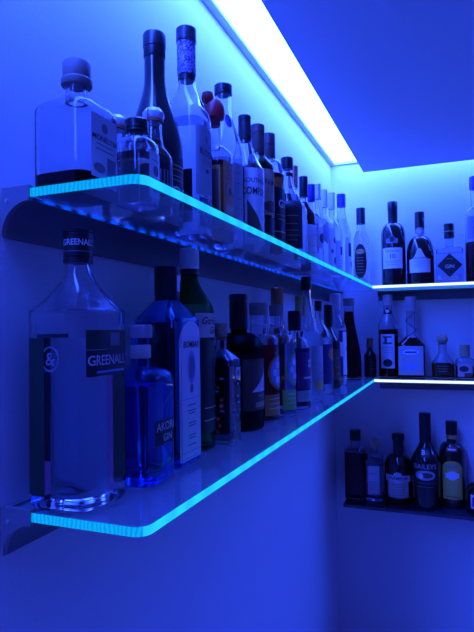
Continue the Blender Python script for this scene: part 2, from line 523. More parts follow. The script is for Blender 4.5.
def swing_top(loc, H, label, r, labmat, items, level):
    t, S = bottle(loc, H, label, GU, a=r, n=2, zs=H * 0.50, zn=H * 0.68, rn=0.0125, zt=H - 0.017, sh='slope', level=level, liq='straw_liquid', rt=0.0115)
    lathe('stopper', [(0.009, H - 0.022), (0.0135, H - 0.0165), (0.0150, H - 0.013), (0.0150, H - 0.007), (0.0105, H - 0.001), (0.001, H)], 'porcelain', t)
    lathe('seal', [(0.009, H - 0.0215), (0.0138, H - 0.0210), (0.0138, H - 0.0168), (0.009, H - 0.0166)], 'rubber_seal', t)
    # wire bail bent over the stopper and down the neck
    pts = []
    for k in range(17):
        a = PI * k / 16
        pts.append(Vector((0.0, math.cos(a) * 0.0185, H - 0.010 + math.sin(a) * 0.006)))
    pts = [Vector((0.0, 0.0150, H - 0.045))] + pts + [Vector((0.0, -0.0150, H - 0.045))]
    v = []; f = []
    for i, p in enumerate(pts):
        d = (pts[min(i + 1, len(pts) - 1)] - pts[max(i - 1, 0)]).normalized()
        s = d.cross(Vector((1, 0, 0))).normalized()
        for k in range(8):
            q = p + Vector((1, 0, 0)) * math.cos(k * PI / 4) * 0.0011 + s * math.sin(k * PI / 4) * 0.0011
            v.append(tuple(q))
    for i in range(len(pts) - 1):
        for k in range(8):
            f.append((i * 8 + k, i * 8 + (k + 1) % 8, i * 8 + 8 + (k + 1) % 8, i * 8 + 8 + k))
    mesh_obj('wire_bail', v, f, 'wire', t)
    if labmat: add_label(S, t, 'label', labmat, -0.3, 0, r * 1.7, H * 0.10, H * 0.46, items=items)
    return t
swing_top((0.055, 0.637, SZU), 0.1417, 'small swing-top bottle half hidden behind the square apothecary bottle', 0.021, 'brown_paper', [], 0.09)
swing_top((0.100, 0.658, SZU), 0.1522, 'small swing-top bottle with dark label between flask and tall wine bottle', 0.0255, 'black_paper',
    [('rect', -0.010 + 0.0055 * k, 0.0022, 0.030, 0.058, 'grey_ink') for k in range(5)], 0.105)

t, S = bottle((0.118, 0.586, SZU), 0.1075, 'small clear flask with black screw cap beside the rounded shelf corner', GU,
    a=0.0245, n=3, zs=0.068, zn=0.083, rn=0.0115, zt=0.100, level=0.060, liq='clear_liquid', bev=0.003)
lathe('cap', cap_prof(0.0145, 0.090, 0.1075, groove=(0.25,)), 'black_plastic', t)
add_label(S, t, 'label', 'frost', 0, 0.003, 0.028, 0.010, 0.062, items=[('disc', 0.003, 0.014, 0.030, 0.044, 'grey_ink')] + lines(0.003, 0.02, (0.05, 0.024, 0.018)))

t, S = bottle((0.063, 0.727, SZU), 0.3015, 'tall dark wine bottle with long sloping neck, second tallest near the shelf end', GU,
    a=0.0415, n=2, zs=0.115, zn=0.232, rn=0.0158, zt=0.292, sh='slope', glass_mat='black_glass', hollow=False)
lathe('capsule', [(0.0163, 0.262), (0.0168, 0.263), (0.0168, 0.278), (0.0176, 0.279), (0.0176, 0.2985), (0.0160, 0.3015), (0.001, 0.3015)], 'black_plastic', t)
add_label(S, t, 'label', 'black_paper', -0.45, 0, 0.078, 0.016, 0.098, items=[('text', 'OC', 0.028, 0.019, 0.042, 'white_ink'),
    ('rect', 0, 0.078, 0.084, 0.0865, 'copper_capsule'), ('rect', 0, 0.078, 0.078, 0.0795, 'copper_capsule')] + lines(0.015, 0.03, (0.062, 0.068), 'tan_paper'))

t, S = bottle((0.072, 0.818, SZU), 0.3541, 'tallest clear bottle with patterned foil neck and pale label, beside dark wine bottle', GU,
    a=0.0345, n=4.5, zs=0.205, zn=0.262, rn=0.0145, zt=0.347, sh='bell', level=0.19, liq='clear_liquid')
lathe('neck_foil', [(0.0150, 0.272), (0.0158, 0.273), (0.0160, 0.280), (0.0160, 0.329), (0.0150, 0.3295)], 'patterned_foil', t)
lathe('neck_band', cap_prof(0.0150, 0.262, 0.272), 'black_plastic', t)
lathe('cap', cap_prof(0.0172, 0.329, 0.3541, groove=(0.12,)), 'dark_capsule', t)
add_label(S, t, 'label', 'grey_paper', 0, 0.0, 0.062, 0.058, 0.176, items=[('text', 'BLOOM', 0.015, 0.002, 0.132, 'ink'), ('disc', 0, 0.010, 0.149, 0.163, 'grey_ink'),
    ('disc', 0.002, 0.012, 0.099, 0.106, 'ink')] + lines(0.002, 0.036, (0.118, 0.113)))
add_label(S, t, 'back_label', 'black_paper', -PI / 2, 0.002, 0.045, 0.020, 0.100)
for k in range(14):
    pass
sp = [('disc', random.uniform(-0.024, 0.024), random.uniform(0.004, 0.009), z, z + random.uniform(0.004, 0.010), 'white_ink') for z in [0.022 + 0.004 * k for k in range(10)]]
add_label(S, t, 'lower_label', 'navy_paper', 0, 0.002, 0.054, 0.014, 0.056, items=sp)

# bottle with a red stopper
t, S = bottle((0.091, 0.885, SZU), 0.272, 'square clear bottle with orange label and lopsided round red stopper', GU,
    a=0.0285, n=5, zs=0.150, zn=0.166, rn=0.0125, zt=0.214, level=0.135, liq='amber_liquid')
st = lathe('stopper', [(0.010, 0.205), (0.0125, 0.2155), (0.0185, 0.219), (0.0205, 0.227), (0.0195, 0.241), (0.0140, 0.250), (0.001, 0.252)], 'red_wax', t)
lathe('stopper_knob', [(0.006, 0.246), (0.0100, 0.252), (0.0115, 0.259), (0.0095, 0.267), (0.001, 0.2715)], 'red_wax', st).location = (-0.006, -0.012, -0.004)
add_label(S, t, 'label', 'orange_paper', 0, 0.0, 0.046, 0.020, 0.136, items=[('disc', 0, 0.030, 0.070, 0.095, 'tan_paper'), ('rect', 0, 0.034, 0.040, 0.058, 'tan_paper'),
    ('disc', 0, 0.016, 0.075, 0.090, 'brown_paper', 0.0007)] + lines(0, 0.03, (0.112, 0.118, 0.104), 'brown_paper'))
add_label(S, t, 'back_label', 'orange_paper', -PI / 2, 0, 0.046, 0.020, 0.125, items=[('rect', 0, 0.040, 0.026, 0.118, 'brown_paper')])

t, S = bottle((0.068, 0.985, SZU), 0.326, 'tall clear bottle with black cap and tapered neck behind the red stopper', GU,
    a=0.036, n=2, zs=0.190, zn=0.275, rn=0.0150, zt=0.318, sh='slope', level=0.17, liq='clear_liquid')
lathe('cap', cap_prof(0.0178, 0.306, 0.326, groove=(0.3,)), 'black_plastic', t)
add_label(S, t, 'neck_emblem', 'navy_paper', -0.7, 0, 0.014, 0.232, 0.262, kind='disc')
add_label(S, t, 'label', 'grey_paper', 0, 0, 0.06, 0.05, 0.16, items=lines(0, 0.045, (0.07, 0.09, 0.12, 0.14)))

t, S = bottle((0.086, 1.054, SZU), 0.2865, 'clear liqueur bottle with white label, big black lettering and long black cap', GU,
    a=0.0365, n=3, zs=0.170, zn=0.240, rn=0.0130, zt=0.278, sh='bell', level=0.165, liq='straw_liquid')
lathe('cap', cap_prof(0.0135, 0.232, 0.2865, groove=(0.12, 0.8)), 'dark_capsule', t)
add_label(S, t, 'label', 'white_paper', -0.55, 0.0, 0.058, 0.016, 0.165, items=[('text', 'SOUTHERN', 0.0135, 0.0, 0.139, 'ink', 0, 0.9), ('text', 'COMFORT', 0.021, 0.0, 0.117, 'ink', 0, 0.72),
    ('trin', -0.002, 0.044, 0.030, 0.100, 'brown_paper'), ('rect', 0, 0.05, 0.022, 0.024, 'gold_ink')])

t, S = bottle((0.085, 1.137, SZU), 0.2954, 'bottle with long brown capsule and tan label above a black one', GU,
    a=0.0345, n=2, zs=0.195, zn=0.232, rn=0.0150, zt=0.286, sh='slope', level=0.23, liq='dark_amber_liquid')
lathe('capsule', cap_prof(0.0158, 0.228, 0.2954, groove=(0.1, 0.62, 0.7)), 'brown_capsule', t)
add_label(S, t, 'label', 'tan_paper', -0.25, 0.0, 0.076, 0.085, 0.188, items=[('text', 'FAMOUS', 0.0155, 0.010, 0.158, 'ink'), ('disc', 0, 0.05, 0.092, 0.118, 'brown_paper')] + lines(0, 0.05, (0.142, 0.136)))
add_label(S, t, 'lower_label', 'black_paper', -0.25, 0.0, 0.076, 0.016, 0.078, items=[('rect', 0, 0.066, 0.040, 0.042, 'gold_ink')])

t, S = bottle((0.085, 1.215, SZU), 0.301, 'bottle with ringed brown capsule and black label with gold lines', GU,
    a=0.0350, n=2.4, zs=0.190, zn=0.238, rn=0.0150, zt=0.292, sh='round', level=0.20, liq='amber_liquid')
lathe('capsule', cap_prof(0.0155, 0.240, 0.301, groove=(0.1, 0.45, 0.55)), 'brown_capsule', t)
add_label(S, t, 'label', 'black_paper', -0.45, 0.0, 0.072, 0.020, 0.165, items=[('text', 'GT', 0.026, 0.008, 0.126, 'white_ink'), ('rect', 0, 0.066, 0.060, 0.063, 'gold_ink')] + lines(0.005, 0.04, (0.09, 0.1), 'gold_ink'))

t, S = bottle((0.104, 1.300, SZU), 0.266, 'broad clear bottle with steep glassy shoulder, dark label and black cap', GU,
    a=0.0455, n=2.2, zs=0.135, zn=0.215, rn=0.0140, zt=0.258, sh='bell', level=0.17, liq='clear_liquid')
lathe('cap', cap_prof(0.0152, 0.236, 0.266, groove=(0.15,)), 'black_plastic', t)
add_label(S, t, 'neck_ring', 'black_paper', -0.5, 0, 0.028, 0.216, 0.226)
add_label(S, t, 'label', 'black_paper', -0.9, -0.01, 0.062, 0.030, 0.150, items=lines(-0.01, 0.04, (0.05, 0.062, 0.074, 0.09, 0.11), 'gold_ink'))

def far_bottle(loc, H, label, cap, r, rc, capz, mat='clear_glass', liq=None, level=None, lab='white_paper', lz=(0.03, 0.13), items=(), sh='slope', zs=None, zn=None, ph=-0.2, grv=(0.15,), group=GU, kind='rect', n=2.0):
    zs = zs or H * 0.55; zn = zn or H * 0.74
    t, S = bottle(loc, H, label, group, a=r, n=n, zs=zs, zn=zn, rn=rc * 0.86, zt=H - 0.006, sh=sh, glass_mat=mat, level=level, liq=liq,
                  hollow=mat not in ('black_glass', 'brown_glass'))
    lathe('cap', cap_prof(rc, capz, H, groove=grv), cap, t)
    if lab: add_label(S, t, 'label', lab, ph, 0, r * 1.7, *lz, kind=kind, items=items)
    return t, S
far_bottle((0.085, 1.425, SZU), 0.2817, 'bottle with tall dull copper capsule behind the broad glassy bottle', 'copper_capsule', 0.035, 0.0125, 0.222, liq='amber_liquid', level=0.19, items=lines(0, 0.04, (0.05, 0.07, 0.1)))
far_bottle((0.09, 1.512, SZU), 0.2746, 'bottle with glossy black capsule, next after the copper capsule', 'black_plastic', 0.034, 0.0125, 0.214, liq='dark_amber_liquid', level=0.2, items=lines(0, 0.04, (0.05, 0.07, 0.1)))
far_bottle((0.09, 1.600, SZU), 0.2729, 'bottle with dark navy screw cap before the pale capped trio', 'navy_capsule', 0.034, 0.0120, 0.220, level=0.18, liq='clear_liquid', lab='frost', kind='disc', lz=(0.07, 0.14), items=[('disc', 0, 0.03, 0.09, 0.12, 'navy_paper')])
far_bottle((0.09, 1.684, SZU), 0.2953, 'clear bottle with pale silver cap and round clear label, first of the pale trio', 'silver_capsule', 0.033, 0.0110, 0.245, level=0.18, liq='clear_liquid', lab='grey_paper', kind='disc', lz=(0.10, 0.17), items=[('disc', 0, 0.03, 0.12, 0.15, 'blue_paper')])
far_bottle((0.09, 1.776, SZU), 0.2978, 'frosted bottle with white cap and big black dots on its label', 'white_plastic', 0.034, 0.0115, 0.238, level=0.18, liq='clear_liquid', lab='white_paper', lz=(0.02, 0.165), items=[('disc', 0.005, 0.022, 0.115, 0.137, 'ink'), ('disc', 0.007, 0.026, 0.045, 0.071, 'ink'), ('disc', -0.012, 0.014, 0.082, 0.096, 'grey_ink')])
far_bottle((0.09, 1.893, SZU), 0.3152, 'clear bottle with white cap between dotted label bottle and blue capped bottle', 'white_plastic', 0.035, 0.0120, 0.255, level=0.2, liq='clear_liquid', lab='frost', lz=(0.03, 0.14), items=[('rect', 0.0, 0.02, 0.09, 0.12, 'navy_paper')] + lines(0, 0.04, (0.05, 0.06, 0.07)))
far_bottle((0.1, 2.020, SZU), 0.3367, 'slender clear bottle with bright blue cap near the corner of the upper shelf', 'navy_capsule', 0.033, 0.0165, 0.288, level=0.24, liq='clear_liquid', lab='frost', lz=(0.04, 0.17), items=[('rect', -0.004, 0.02, 0.10, 0.15, 'ink'), ('disc', 0.006, 0.02, 0.06, 0.085, 'ink')], sh='slope', zs=0.17, zn=0.28)

# ---- upper back shelf (labels face the room)
R9 = -PI / 2
t, S = far_bottle((0.139, 2.222, SZU), 0.318, 'pale straw coloured bottle with tall black cap and black oval label, in the upper corner', 'black_plastic', 0.031, 0.0180, 0.252, liq='straw_liquid', level=0.225, lab=None, zs=0.185, zn=0.245, group=GBU)
add_label(S, t, 'label', 'black_paper', R9, 0, 0.054, 0.035, 0.170, kind='disc', items=[('disc', 0, 0.038, 0.130, 0.150, 'gold_ink')] + lines(0, 0.034, [0.055 + 0.012 * k for k in range(6)], 'gold_ink'))
t, S = bottle((0.262, 2.232, SZU), 0.333, 'dark port bottle with white label marked 10 on the upper back shelf', GBU, rz=R9, a=0.0465, zs=0.200, zn=0.248, rn=0.0175, zt=0.325, rt=0.0165, sh='round', glass_mat='black_glass', hollow=False)
lathe('capsule', [(0.0185, 0.245), (0.0190, 0.30), (0.0195, 0.301), (0.0195, 0.330), (0.018, 0.333), (0.001, 0.333)], 'black_plastic', t)
add_label(S, t, 'label', 'white_paper', 0, 0, 0.082, 0.066, 0.146, items=[('text', '10', 0.026, 0, 0.112, 'ink'), ('text', 'TAYLOR', 0.0115, 0, 0.133, 'grey_ink', 0, 1.3)] + lines(0, 0.06, (0.094, 0.088, 0.080)))
add_label(S, t, 'crest', 'grey_ink', 0, 0, 0.046, 0.164, 0.196, kind='hump', items=[('disc', 0, 0.02, 0.168, 0.19, 'ink')], label='pale embossed crest above the label')
t, S = bottle((0.362, 2.235, SZU), 0.284, 'bulbous dark bottle with white wavy-topped label and round neck seal', GBU, rz=R9, a=0.0505, zs=0.115, zn=0.190, rn=0.0170, zt=0.275, sh='round', glass_mat='black_glass', hollow=False)
lathe('capsule', cap_prof(0.0180, 0.218, 0.284, groove=(0.6,)), 'black_plastic', t)
lathe('neck_band', cap_prof(0.0178, 0.190, 0.200), 'white_plastic', t)
add_label(S, t, 'neck_seal', 'grey_paper', 0, 0, 0.030, 0.192, 0.222, kind='disc', off=0.0025, items=[('disc', 0, 0.018, 0.199, 0.215, 'white_ink')])
add_label(S, t, 'label', 'white_paper', 0, 0, 0.084, 0.045, 0.138, kind='hump', items=lines(0, 0.05, (0.086, 0.076, 0.068)) + [('text', 'GRAHAMS', 0.011, 0, 0.100, 'grey_ink')])
t, S = bottle((0.468, 2.225, SZU), 0.228, 'square clear gin bottle with black diamond label on the upper back shelf', GBU, rz=R9, a=0.034, b=0.048, n=6, zs=0.125, zn=0.142, rn=0.0150, zt=0.182, level=0.115, liq='clear_liquid')
lathe('cap', cap_prof(0.0185, 0.172, 0.228, groove=(0.45,)), 'black_plastic', t)
lathe('neck_band', cap_prof(0.0192, 0.196, 0.199), 'gold_capsule', t)
add_label(S, t, 'label', 'black_paper', 0, 0, 0.088, 0.022, 0.112, kind='diamond', items=[('text', 'GIN', 0.019, 0, 0.062, 'white_ink'), ('rect', 0, 0.022, 0.090, 0.093, 'gold_ink')])
add_label(S, t, 'lower_label', 'grey_paper', 0, 0, 0.084, 0.012, 0.030, items=lines(0, 0.06, (0.016, 0.022)), off=0.0002)
t, S = bottle((0.569, 2.230, SZU), 0.397, 'tall clear bottle with purple band cap at the right edge, upper back shelf', GBU, rz=R9, a=0.046, n=2.5, zs=0.255, zn=0.285, rn=0.0235, zt=0.385, level=0.15, liq='dark_amber_liquid', sh='round')
lathe('cap', cap_prof(0.0270, 0.350, 0.397, groove=(0.2,)), 'purple_paper', t)
add_label(S, t, 'label', 'grey_paper', 0, 0, 0.08, 0.16, 0.245, items=lines(0, 0.06, (0.18, 0.2, 0.22)))

# ---- lower left shelf
t, S = bottle((0.0735, 0.5270, SZL), 0.3165, 'largest clear gin bottle at the near end of the lower shelf, black lettered cap', GL,
    a=0.044, n=5, zs=0.222, zn=0.276, rn=0.0148, zt=0.308, sh='bell', level=0.192, liq='clear_liquid', bev=0.010, wall=0.004)
cpm = lathe('cap', cap_prof(0.0170, 0.278, 0.3165, groove=(0.16, 0.9)), 'black_plastic', t)
class _C(Shape): pass
SC2 = Shape([(0.27, 0.0170, 0.0170, 2), (0.33, 0.0170, 0.0170, 2)])
v, f2 = text_mesh(SC2, "GREENALL'S", 0.0098, 0, 0.301, -0.75, 0.0004, 0, 0.86)
mesh_obj('lettering', v, f2, 'white_ink', cpm)
v, f2 = grid_patch(SC2, -0.75, 0, 0.055, lambda u: (0.2905, 0.2912), 0.0004)
mesh_obj('printed_design', v, f2, 'grey_ink', cpm)
add_label(S, t, 'label', 'black_paper', 0, 0, 0.078, 0.149, 0.178, items=[('text', "GREENALL'S", 0.0155, 0, 0.166, 'white_ink', 0, 0.90), ('rect', 0, 0.052, 0.1525, 0.1550, 'blue_paper')])
add_label(S, t, 'upper_label', 'green_paper', 0, 0, 0.078, 0.1785, 0.200, items=[('rect', 0.008, 0.018, 0.182, 0.197, 'grey_ink')])
add_label(S, t, 'back_label', 'green_paper', PI, -0.004, 0.060, 0.012, 0.196)
add_label(S, t, 'lower_label', 'green_paper', 0, 0.016, 0.026, 0.030, 0.146)
add_label(S, t, 'refraction_strip', 'green_paper', -PI / 2, -0.026, 0.028, 0.018, 0.192)  # green strip added to imitate the back label refracted at the glass edge
em = []
for k in range(26):
    a = k / 26 * 2 * PI
    em.append(('rect', -0.004 + 0.011 * math.cos(a), 0.0028, 0.168 + 0.013 * math.sin(a), 0.1696 + 0.013 * math.sin(a), 'grey_ink'))
vv, ff = [], []
for it in em:
    g = grid_patch(S, -PI / 2, it[1], it[2], shape_fun('rect', it[3], it[4]), 0.0004, nc=1, nr=1)
    b0 = len(vv); vv += g[0]; ff += [tuple(i + b0 for i in q) for q in g[1]]
g = text_mesh(S, '&', 0.020, -0.004, 0.168, -PI / 2, 0.0005); b0 = len(vv); vv += g[0]; ff += [tuple(i + b0 for i in q) for q in g[1]]
mesh_obj('printed_design', vv, ff, 'grey_ink', t)

t, S = bottle((0.093, 0.630, SZL), 0.2065, 'small blue-tinted bottle with grey cap and small black square label', GL,
    a=0.0365, n=4.5, zs=0.134, zn=0.152, rn=0.0128, zt=0.196, glass_mat='blue_glass', level=0.128, liq='blue_liquid', bev=0.008)
lathe('cap', cap_prof(0.0160, 0.189, 0.2065), 'grey_capsule', t)
lathe('neck_label', cap_prof(0.0140, 0.162, 0.180), 'cream_paper', t)
add_label(S, t, 'label', 'black_paper', -0.1, 0.004, 0.050, 0.052, 0.084, items=[('text', 'AKORI', 0.0150, 0.004, 0.0745, 'white_ink'), ('text', 'GIN', 0.0130, 0.008, 0.060, 'white_ink')])
vv, ff = [], []
for k in range(7):
    g = grid_patch(S, -0.35, -0.012 + 0.006 * k, 0.010, (lambda k: lambda u: (0.088 + 0.004 * k + 0.004 * u, 0.0888 + 0.004 * k + 0.004 * u))(k), 0.0004, nc=4, nr=1)
    b0 = len(vv); vv += g[0]; ff += [tuple(i + b0 for i in q) for q in g[1]]
mesh_obj('printed_design', vv, ff, 'grey_ink', t)

t, S = bottle((0.080, 0.728, SZL), 0.294, 'square blue bottle with black cap and long white arched label, lower shelf', GL,
    a=0.039, n=7, zs=0.214, zn=0.248, rn=0.0150, zt=0.285, sh='cone', glass_mat='blue_glass', level=0.21, liq='blue_liquid')
cp = lathe('cap', cap_prof(0.0190, 0.244, 0.294, groove=(0.08,)), 'black_plastic', t)
SC3 = Shape([(0.24, 0.0190, 0.0190, 2), (0.30, 0.0190, 0.0190, 2)])
v, f2 = grid_patch(SC3, 0.1, 0, 0.012, lambda u: (0.256, 0.280), 0.0005)
mesh_obj('sticker', v, f2, 'white_paper', cp)
its = [('text', 'BOMBAY', 0.0135, 0, 0.177, 'ink', 0, 0.95), ('disc', 0, 0.026, 0.120, 0.168, 'blue_paper'), ('disc', 0, 0.018, 0.127, 0.161, 'grey_ink', 0.0006), ('disc', 0, 0.012, 0.106, 0.120, 'grey_ink'),
       ('rect', 0, 0.060, 0.0125, 0.0135, 'blue_paper'), ('rect', -0.0305, 0.0012, 0.0125, 0.19, 'blue_paper'), ('rect', 0.0305, 0.0012, 0.0125, 0.19, 'blue_paper'), ('rect', 0, 0.060, 0.0215, 0.0223, 'grey_ink'), ('rect', 0, 0.060, 0.098, 0.099, 'blue_paper')]
its += lines(0, 0.026, (0.088, 0.080, 0.076, 0.062, 0.058, 0.044, 0.040, 0.030), h=0.0018)
add_label(S, t, 'label', 'white_paper', 0, 0, 0.068, 0.010, 0.212, kind='arch', items=its)

t, S = bottle((0.066, 0.832, SZL), 0.336, 'tall green gin bottle with white capsule and cream script label', GL,
    a=0.0385, n=2.6, zs=0.228, zn=0.286, rn=0.0150, zt=0.328, sh='slope', glass_mat='green_glass', level=0.24, liq='clear_liquid')
lathe('capsule', cap_prof(0.0165, 0.301, 0.336, groove=(0.15,)), 'white_plastic', t)
lathe('neck_band', cap_prof(0.0160, 0.292, 0.3012), 'black_plastic', t)
add_label(S, t, 'label', 'cream_paper', -0.1, 0.004, 0.074, 0.186, 0.226, items=[('text', 'Gordon', 0.017, 0.004, 0.213, 'ink', 0.35), ('text', "Gin", 0.017, 0.008, 0.197, 'ink', 0.35)])
add_label(S, t, 'lower_label', 'green_paper', 0, 0, 0.074, 0.030, 0.182, items=lines(0, 0.05, (0.05, 0.07), 'cream_paper'))

t, S = bottle((0.096, 0.894, SZL), 0.2097, 'square clear gin bottle printed with red flowers and closed with a cork', GL,
    a=0.0275, n=8, zs=0.146, zn=0.164, rn=0.0095, zt=0.186, sh='cone', level=0.135, liq='clear_liquid', bev=0.004)
lathe('cork', [(0.0085, 0.180), (0.0086, 0.186), (0.0108, 0.1865), (0.0110, 0.2090), (0.010, 0.2097), (0.001, 0.2097)], 'cork', t)
for ph in (0, -PI / 2):
    its = []
    for k in range(9):
        s0, z0 = random.uniform(-0.019, 0.019), 0.018 + 0.011 * k
        q = random.uniform(0.007, 0.011)
        its.append(('disc', s0, q, z0, z0 + q, 'red_paper'))
        its.append(('disc', s0, q * 0.35, z0 + q * 0.33, z0 + q * 0.67, 'yellow_paper', 0.0007))
        its.append(('disc', -s0 * 0.7, 0.010, z0 + 0.006, z0 + 0.010, 'blue_paper'))
        its.append(('disc', max(-0.02, min(0.02, -s0)), 0.008, z0 + 0.003, z0 + 0.007, 'green_paper'))
    V = {}
    for it in its:
        g = grid_patch(S, ph, it[1], it[2], shape_fun('disc', it[3], it[4]), 0.0004 + (it[6] if len(it) > 6 else 0), nc=8, nr=1)
        vv, ff = V.setdefault(it[5], ([], [])); b0 = len(vv); vv += g[0]; ff += [tuple(i + b0 for i in q) for q in g[1]]
    for ink, (vv, ff) in V.items(): mesh_obj('printed_design', vv, ff, ink, t)
add_label(S, t, 'label', 'white_paper', 0, 0.007, 0.022, 0.112, 0.132, items=[('disc', 0.007, 0.010, 0.116, 0.128, 'grey_ink')], off=0.0012)

t, S = bottle((0.076, 1.030, SZL), 0.2696, 'round shouldered green bottle with tall black cap and dark label with white corner', GL,
    a=0.0475, n=2.3, zs=0.158, zn=0.192, rn=0.0165, zt=0.262, sh='round', glass_mat='deep_green_glass', level=0.15, liq='clear_liquid')
lathe('cap', cap_prof(0.0185, 0.199, 0.2696, groove=(0.8,)), 'black_plastic', t)
add_label(S, t, 'label', 'brown_paper', -0.25, 0.004, 0.088, 0.040, 0.140, items=[('tri', 0.012, 0.066, 0.076, 0.128, 'white_paper'), ('text', 'GIN', 0.012, 0.030, 0.085, 'ink'), ('rect', 0.01, 0.046, 0.046, 0.056, 'tan_paper'), ('rect', 0.01, 0.03, 0.066, 0.070, 'grey_ink')])

def slice_bottle(loc, H, label, liq, rim, flesh, capmat, r, rc):
    t, S = bottle(loc, H, label, GL, a=r, n=2, zs=0.176, zn=0.188, rn=rc, zt=H - 0.018, sh='round', level=0.165, liq=liq)
    lathe('cap', cap_prof(rc + 0.0015, H - 0.026, H, groove=(0.12,)), capmat, t)
    lathe('neck_band', cap_prof(rc + 0.0007, H - 0.050, H - 0.047), 'white_plastic', t)
    ph = -0.15
    its = [('disc', 0.010, 0.064, 0.074, 0.138, flesh, 0.0004)]
    for k in range(6):
        a = k / 6 * 2 * PI
        its.append(('disc', 0.010 + 0.018 * math.cos(a), 0.015, 0.106 + 0.018 * math.sin(a) - 0.0075, 0.106 + 0.018 * math.sin(a) + 0.0075, 'white_paper', 0.0008))
    add_label(S, t, 'label', rim, ph, 0.010, 0.076, 0.068, 0.144, kind='disc', items=its)
    add_label(S, t, 'lower_label', rim, ph, 0.0, 0.070, 0.016, 0.060, items=lines(0, 0.05, (0.03, 0.04, 0.05), 'white_ink'))
slice_bottle((0.085, 1.126, SZL), 0.2554, 'orange-red bottle with wooden cap and orange slice on its label', 'red_liquid', 'orange_paper', 'blue_paper', 'pale_wood', 0.0425, 0.0190)
slice_bottle((0.097, 1.216, SZL), 0.2540, 'clear bottle with wooden cap and green-rimmed citrus slice on its label', 'blue_liquid', 'lime_paper', 'blue_paper', 'pale_wood', 0.0420, 0.0150)
far_bottle((0.052, 1.366, SZL), 0.3054, 'narrow bottle with reddish copper capsule rising behind the citrus slice bottles', 'copper_capsule', 0.028, 0.0165, 0.250, liq='amber_liquid', level=0.2, group=GL, items=lines(0, 0.03, (0.05, 0.07, 0.1)))
t, S = far_bottle((0.108, 1.330, SZL), 0.243, 'dark purple gin bottle with black cap, white flower emblem and white band', 'black_plastic', 0.0375, 0.0165, 0.193, liq='purple_liquid', level=0.150, group=GL, lab=None, zs=0.150, zn=0.178, sh='round')
add_label(S, t, 'label', 'purple_paper', -0.25, 0, 0.066, 0.050, 0.140, items=[('disc', 0.008 + 0.007 * math.cos(a), 0.009, 0.108 + 0.008 * math.sin(a), 0.117 + 0.008 * math.sin(a), 'white_ink') for a in [k * PI * 2 / 5 for k in range(5)]] + [('rect', 0.002, 0.04, 0.075, 0.080, 'white_ink')])
add_label(S, t, 'lower_label', 'grey_paper', -0.25, 0, 0.070, 0.020, 0.047, items=lines(0, 0.04, (0.03, 0.037)))
far_bottle((0.055, 1.586, SZL), 0.2956, 'clear bottle with yellowish cap behind the slender carafe bottle', 'yellow_cap', 0.030, 0.0165, 0.238, liq='clear_liquid', level=0.19, group=GL, items=lines(0, 0.03, (0.05, 0.07, 0.1)))
t, S = far_bottle((0.100, 1.484, SZL), 0.3418, 'slender clear carafe bottle with long tapering neck and pale narrow label', 'dark_capsule', 0.0420, 0.0145, 0.305, liq='clear_liquid', level=0.19, group=GL, lab='grey_paper', lz=(0.03, 0.150), zs=0.135, zn=0.295, sh='slope', items=lines(0, 0.04, (0.06, 0.075, 0.1)) + [('rect', 0, 0.05, 0.035, 0.055, 'yellow_paper')])
t, S = far_bottle((0.090, 1.665, SZL), 0.283, 'clear bottle with black cap and orange label in the middle of the shelf', 'black_plastic', 0.0420, 0.0115, 0.252, liq='clear_liquid', level=0.17, group=GL, lab='navy_paper', lz=(0.03, 0.150), zs=0.165, zn=0.235, items=[('disc', 0.004, 0.04, 0.10, 0.14, 'orange_paper'), ('disc', 0.01, 0.02, 0.05, 0.08, 'red_paper')])
far_bottle((0.090, 1.808, SZL), 0.2759, 'dark glass bottle with black capsule before the white labelled bottle', 'black_plastic', 0.0370, 0.0145, 0.205, mat='black_glass', group=GL, lab='brown_paper', items=lines(0, 0.04, (0.05, 0.07, 0.1), 'gold_ink'))
far_bottle((0.090, 1.927, SZL), 0.3191, 'clear bottle with pale cap and bright white cross-shaped label, lower left shelf', 'silver_capsule', 0.0360, 0.0195, 0.262, liq='clear_liquid', level=0.2, group=GL, lab='navy_paper', lz=(0.03, 0.19), zs=0.2, zn=0.25, ph=-0.2, items=[('rect', -0.004, 0.026, 0.035, 0.185, 'white_paper'), ('rect', 0, 0.058, 0.100, 0.150, 'white_paper'), ('disc', 0.006, 0.010, 0.12, 0.135, 'ink', 0.0007)])
t, S = bottle((0.100, 2.136, SZL), 0.3127, 'dark teardrop oil bottle with pale stopper in the lower shelf corner', GL, a=0.044, zs=0.06, zn=0.27, rn=0.0185, zt=0.292, sh='slope', level=0.262, liq='dark_amber_liquid')
lathe('stopper', cap_prof(0.0215, 0.284, 0.3127, groove=(0.3, 0.6)), 'pale_wood', t)
v, f2 = loft([ring3(z, *S.at(z), inset=0.012) for z in (0.015, 0.05, 0.09, 0.13, 0.17)]); mesh_obj('herbs', v, f2, 'brown_paper', t)
t, S = bottle((0.164, 2.228, SZL), 0.157, 'miniature dark bottle with copper capsule standing in the lower shelf corner', GL, a=0.0235, zs=0.085, zn=0.112, rn=0.0105, zt=0.150, sh='slope', glass_mat='brown_glass', hollow=False)
lathe('capsule', cap_prof(0.0130, 0.118, 0.157, groove=(0.3, 0.6)), 'copper_capsule', t)
add_label(S, t, 'label', 'black_paper', -0.6, 0, 0.04, 0.02, 0.075, items=lines(0, 0.03, (0.035, 0.05, 0.06), 'gold_ink'))

